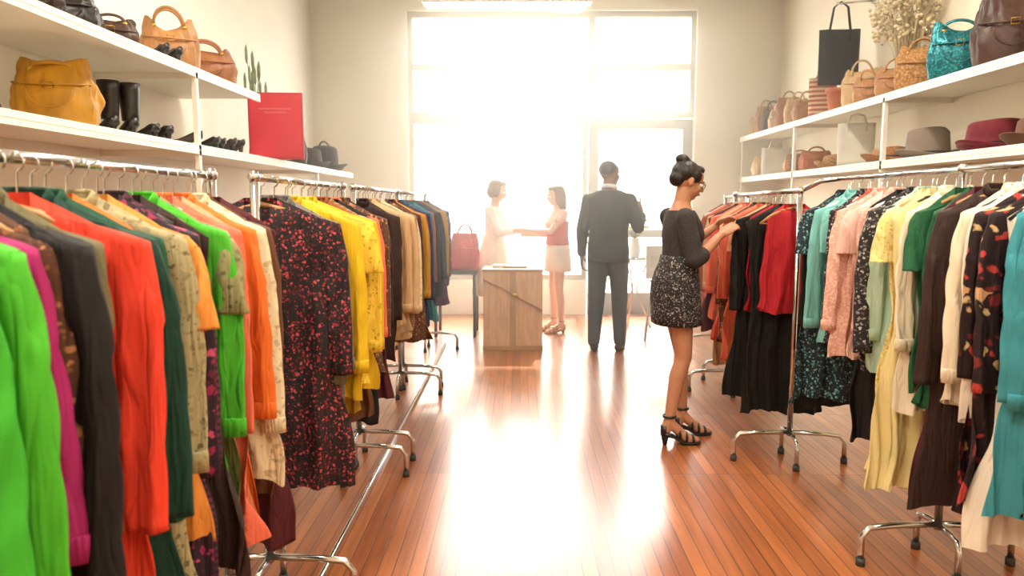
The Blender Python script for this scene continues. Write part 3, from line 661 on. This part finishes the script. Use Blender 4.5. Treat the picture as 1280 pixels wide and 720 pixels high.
skA=mat('skin_tan','#b57f60',.5,var=.02,bump=.05); skB=mat('skin_light','#dca98a',.5,var=.02); skC=mat('skin_brown','#7a4f3a',.5,var=.02)
hdark=mat('hair_dark','#1d1512',.45,0,bump=.6,bscale=60,stretch=(1,1,.15)); hbrown=mat('hair_brown','#7a5234',.5,0,bump=.6,bscale=60,stretch=(1,1,.15))
E,P,D,torso,k,hl,R=person('woman_shopper',(.93,4.27,0),-math.pi/2+.12,1.62,False,
 dict(kneeR=(.085,.03,.49),ankR=(.085,-.05,.10),kneeL=(-.08,.08,.485),ankL=(-.08,.09,.10),elR=(.19,.05,1.10),wrR=(.12,.235,1.255),hdR=(-.15,.8,.5),pnR=(-.6,0,-.8),
  elL=(-.19,.09,1.13),wrL=(-.12,.28,1.29),hdL=(.1,.8,.5),pnL=(.6,0,-.8),head=(0,.055,1.575),lean=.06,curl=.9),skA,hdark,'bun',hp=.32,hy=.05,lift=.06,vox=.006)
knit=mat('black_knit','#1e1a1b',.85,0,'lace','#3a3434',170,bump=.3,bscale=50)
bm=bmesh.new(); loft(bm,torso(.012,.92,1.41))
for a in'RL':
    e=P['sh'+a].lerp(P['el'+a],.95); cone(bm,P['sh'+a],.054,e,.052)
    cone(bm,e,.056,P['el'+a].lerp(P['wr'+a],.2),.052)
remesh(bm,'dress_top',.008,3,[knit],E)
bm=bmesh.new(); rr=[]
for z,a,b,y in((1.13,.138,.104,.012),(1.08,.146,.112,.008),(1.03,.163,.126,0),(.96,.182,.138,-.008),(.88,.184,.142,-.005),(.80,.184,.143,.002),(.725,.184,.144,.008),(.72,.174,.134,.008)):
    rr.append([V((a*math.cos(t)*(1+.10*max(0,1.0-z)*ridge(8*t+z)*.6),y+b*math.sin(t)*(1+.10*max(0,1.0-z)*ridge(8*t+z)*.6),z)) for t in [2*math.pi*j/128 for j in range(128)]])
loft(bm,rr); fin(bm,'dress_skirt',mat('skirt_print','#1e1a1b',.85,0,'floral','#7d756f',95,bump=.3,bscale=80),E)
def heels(E,P,D,m,k,lift):
    bm=bmesh.new()
    for a in'RL':
        A=P['ank'+a]; f=V((D['foot'+a][0],D['foot'+a][1],0)).normalized(); s=V((f.y,-f.x,0)); b0=V((A.x,A.y,0))
        R_=[]
        for q,h,w in((-.045,lift+.012,.018),(-.03,lift+.01,.03),(.03,lift*.75+.008,.03),(.09,.016,.036),(.14,.012,.04),(.185,.012,.03),(.205,.014,.012)):
            c=b0+f*q*k+V((0,0,h)); R_.append([c+s*w*u+V((0,0,vv)) for u,vv in((1,.006),(0,.008),(-1,.006),(-1,-.012+.0),(0,-.012),(1,-.012))])
        loft(bm,R_)
        c=b0-f*.025; loft(bm,[ring(c,.012,.012,12),ring(c+V((0,0,lift+.01)),.026,.026,12)])
        for q,z,r1,r2 in((.15,.03,.034,.028),(.105,.045,.036,.036),(.06,.065,.036,.04)):
            cc=b0+f*q*k+V((0,0,z)); tube(bm,[cc+s*r1*math.cos(t)+V((0,0,r2*math.sin(t)*.8)) for t in [2*math.pi*j/16 for j in range(16)]],.005,6,closed=True,flat=1.8)
        for dz in(.02,): tube(bm,[A+V((0,0,dz))+s*.037*math.cos(t)+f*.038*math.sin(t) for t in [2*math.pi*j/16 for j in range(16)]],.005,6,closed=True,flat=1.6)
        loft(bm,[ring(b0-f*.03+V((0,0,lift+z_)),.03,.022,14,s,f) for z_ in(.0,.03,.06)])
    fin(bm,'high_heel_shoes',m,E)
heels(E,P,D,blk_l,k,.06)
bm=bmesh.new()
for s in(-1,1):
    tube(bm,[hl((s*.032+.021*math.cos(t),.098,.0+.017*math.sin(t))) for t in [2*math.pi*j/16 for j in range(16)]],.002,6,closed=True)
    tube(bm,[hl((s*.053,.097,.004)),hl((s*.074,.07,.006)),hl((s*.082,.0,.004))],.002,6)
tube(bm,[hl((-.011,.098,.003)),hl((.011,.098,.003))],.002,6); fin(bm,'eyeglasses',blk_l,E)
E,P,D,torso,k,hl,R=person('man_customer',(.86,7.0,0),-.25,1.85,True,
 dict(kneeR=(.1,.03,.49),ankR=(.11,.03,.085),kneeL=(-.1,-.0,.49),ankL=(-.115,-.05,.085),elR=(.26,-.03,1.11),wrR=(.27,.2,1.21),hdR=(-.1,.5,.8),pnR=(-1,.1,0),
 head=(0,.0,1.575),curl=.9),skC,hdark,'short_m',hp=.0,hy=-.6,vox=.009)
suit=mat('suit_charcoal','#33302f',.85,bump=.2,bscale=60); 
bm=bmesh.new(); TT=torso(.02,.92,1.44); lo=[]
for z,g in((.80,.034),(.86,.028)): lo.append(ring((0,-.012*k,z*k),.165*k+g*.6,.115*k+g,28))
loft(bm,lo+TT)
for a in'RL':
    cone(bm,P['sh'+a]+V((0,0,-.01)),.064*k,P['el'+a],.054*k); cone(bm,P['el'+a],.054*k,P['el'+a].lerp(P['wr'+a],.93),.042*k)
remesh(bm,'suit_jacket',.010,6,[suit],E)
bm=bmesh.new(); tube(bm,[V((.062*k*math.cos(t),-.012*k+.062*k*math.sin(t),(1.455-.02*math.sin(t))*k)) for t in [2*math.pi*j/20 for j in range(20)]],.012,8,closed=True,flat=1.8); fin(bm,'shirt_collar',mat('shirt_white','#e6e4de',.7),E)
bm=bmesh.new()
loft(bm,torso(.012,.85,1.07))
for a in'RL': cone(bm,P['hip'+a],.1*k,P['knee'+a],.075*k); cone(bm,P['knee'+a],.075*k,P['ank'+a]+V((0,0,.0)),.056*k)
remesh(bm,'trousers',.011,4,[mat('trouser_slate','#454850',.85,bump=.2,bscale=60)],E)
bm=bmesh.new()
for a in'RL': shoe(bm,P['ank'+a].x,P['ank'+a].y+.07,0,-.1 if a=='R' else .1,L=.3)
for v in bm.verts: v.co.z*=1.35
fin(bm,'dress_shoes',blk_l,E)
bm=bmesh.new(); w=P['wrR']+V((-.02,.06,.1)); box(bm,w.x-.006,w.x+.004,w.y-.038,w.y+.038,w.z-.06,w.z+.08,0,.003); fin(bm,'smartphone',mat('phone','#222428',.2),E,False)
E,P,D,torso,k,hl,R=person('woman_customer',(.42,8.0,0),math.pi/2+.25,1.6,False,
 dict(kneeR=(.08,.03,.49),ankR=(.08,.02,.1),elL=(-.17,.14,1.16),wrL=(-.1,.38,1.17),hdL=(.1,1,.1),pnL=(.8,0,-.5),elR=(.19,.06,1.12),wrR=(.12,.29,1.12),hdR=(-.1,1,.1),pnR=(-.8,0,-.5),lean=.03,head=(0,.03,1.575)),skB,hbrown,'long',hp=.15,lift=.04,vox=.009)
bm=bmesh.new(); loft(bm,torso(.014,.99,1.41))
for a in'RL': cone(bm,P['sh'+a],.056,P['sh'+a].lerp(P['el'+a],.35),.056)
remesh(bm,'blouse',.01,3,[mat('blouse_cream','#eeb9a8',.8)],E)
bm=bmesh.new(); loft(bm,[ring((0,.006,z),a,b,36) for z,a,b in((1.24,.155,.125),(1.14,.15,.118),(1.06,.15,.118),(.99,.168,.13),(.985,.16,.12))]); fin(bm,'red_sash',mat('sash_red','#d0454a',.8),E)
bm=bmesh.new(); loft(bm,[[V((a*math.cos(t)*(1+.04*math.sin(8*t)*(1-z)),b*math.sin(t)*(1+.04*math.sin(8*t)*(1-z)),z)) for t in [2*math.pi*j/48 for j in range(48)]] for z,a,b in((1.0,.15,.115),(.93,.176,.135),(.8,.185,.145),(.70,.19,.15),(.69,.18,.14))]); fin(bm,'skirt',mat('skirt_light','#f0dccb',.8),E)
heels(E,P,D,tan_l,k,.04)
E,P,D,torso,k,hl,R=person('shop_assistant',(-.3,8.15,0),-math.pi/2-.15,1.7,False,
 dict(elR=(.2,.09,1.12),wrR=(.1,.33,1.15),hdR=(-.1,1,0),pnR=(-.8,0,-.5),elL=(-.2,.09,1.12),wrL=(-.12,.32,1.12),hdL=(.1,1,0),pnL=(.8,0,-.5),lean=.06,head=(0,.05,1.575)),skB,hbrown,'bob',hp=.2,vox=.009)
bm=bmesh.new(); loft(bm,torso(.02,.99,1.41))
for a in'RL': cone(bm,P['sh'+a],.06,P['el'+a],.055); cone(bm,P['el'+a],.055,P['el'+a].lerp(P['wr'+a],.5),.045)
remesh(bm,'blouse',.01,3,[mat('blouse_white','#efeae2',.8)],E)
bm=bmesh.new(); loft(bm,[[V((a*math.cos(t)*(1+.05*math.sin(8*t)*(1.05-z)),b*math.sin(t)*(1+.05*math.sin(8*t)*(1.05-z)),z)) for t in [2*math.pi*j/48 for j in range(48)]] for z,a,b in((1.08,.15,.12),(1.0,.175,.13),(.93,.195,.15),(.7,.23,.2),(.42,.27,.24),(.41,.26,.23))]); fin(bm,'skirt',mat('skirt_ivory','#e6dcc8',.8),E)
heels(E,P,D,tan_l,k,.0)

# ---------------------------------------------------------------- added scattering volume standing in for window glare (thin, homogeneous)
hz=bpy.data.materials.new('glare_volume'); hz.use_nodes=True; nt=hz.node_tree
for n in list(nt.nodes):
    if n.type!='OUTPUT_MATERIAL': nt.nodes.remove(n)
vs=nt.nodes.new('ShaderNodeVolumeScatter'); vs.inputs['Color'].default_value=(1,.93,.80,1); vs.inputs['Density'].default_value=.125; vs.inputs['Anisotropy'].default_value=.72
nt.links.new(vs.outputs[0],[n for n in nt.nodes if n.type=='OUTPUT_MATERIAL'][0].inputs['Volume'])
simple_box('glare_volume',XL+.03,XR-.03,4.6,YB-.04,.16,ZC-.01,hz,parent=floor_o)  # added volume that veils the back of the room like window bloom
# ---------------------------------------------------------------- light
w=bpy.data.worlds.new('World'); sc.world=w; w.use_nodes=True; bg=w.node_tree.nodes['Background']; bg.inputs[0].default_value=(1,.94,.825,1); bg.inputs[1].default_value=20
s=bpy.data.lights.new('sun','SUN'); s.energy=18; s.angle=.03; s.color=(1,.9,.74); so=bpy.data.objects.new('sun',s); sc.collection.objects.link(so)
d=V((-.18,-1,-1.15)).normalized(); so.rotation_euler=d.to_track_quat('-Z','Y').to_euler(); so.location=(1,14,6)
pl=bpy.data.lights.new('window_portal','AREA'); pl.shape='RECTANGLE'; pl.size=WX1-WX0; pl.size_y=WZ1; pl.cycles.is_portal=True
po=bpy.data.objects.new('window_portal',pl); sc.collection.objects.link(po); po.location=((WX0+WX1)/2,YB+.2,WZ1/2); po.rotation_euler=(-math.pi/2,0,0)
cam=bpy.data.cameras.new('camera'); co=bpy.data.objects.new('camera',cam); sc.collection.objects.link(co); co.location=(0,0,1.43)
co.rotation_euler=(math.radians(90-6.65),0,math.radians(.64)); cam.lens=25.3; cam.sensor_width=36; cam.clip_start=.05
cam.dof.use_dof=True; cam.dof.focus_distance=3.9; cam.dof.aperture_fstop=3.5
sc.camera=co
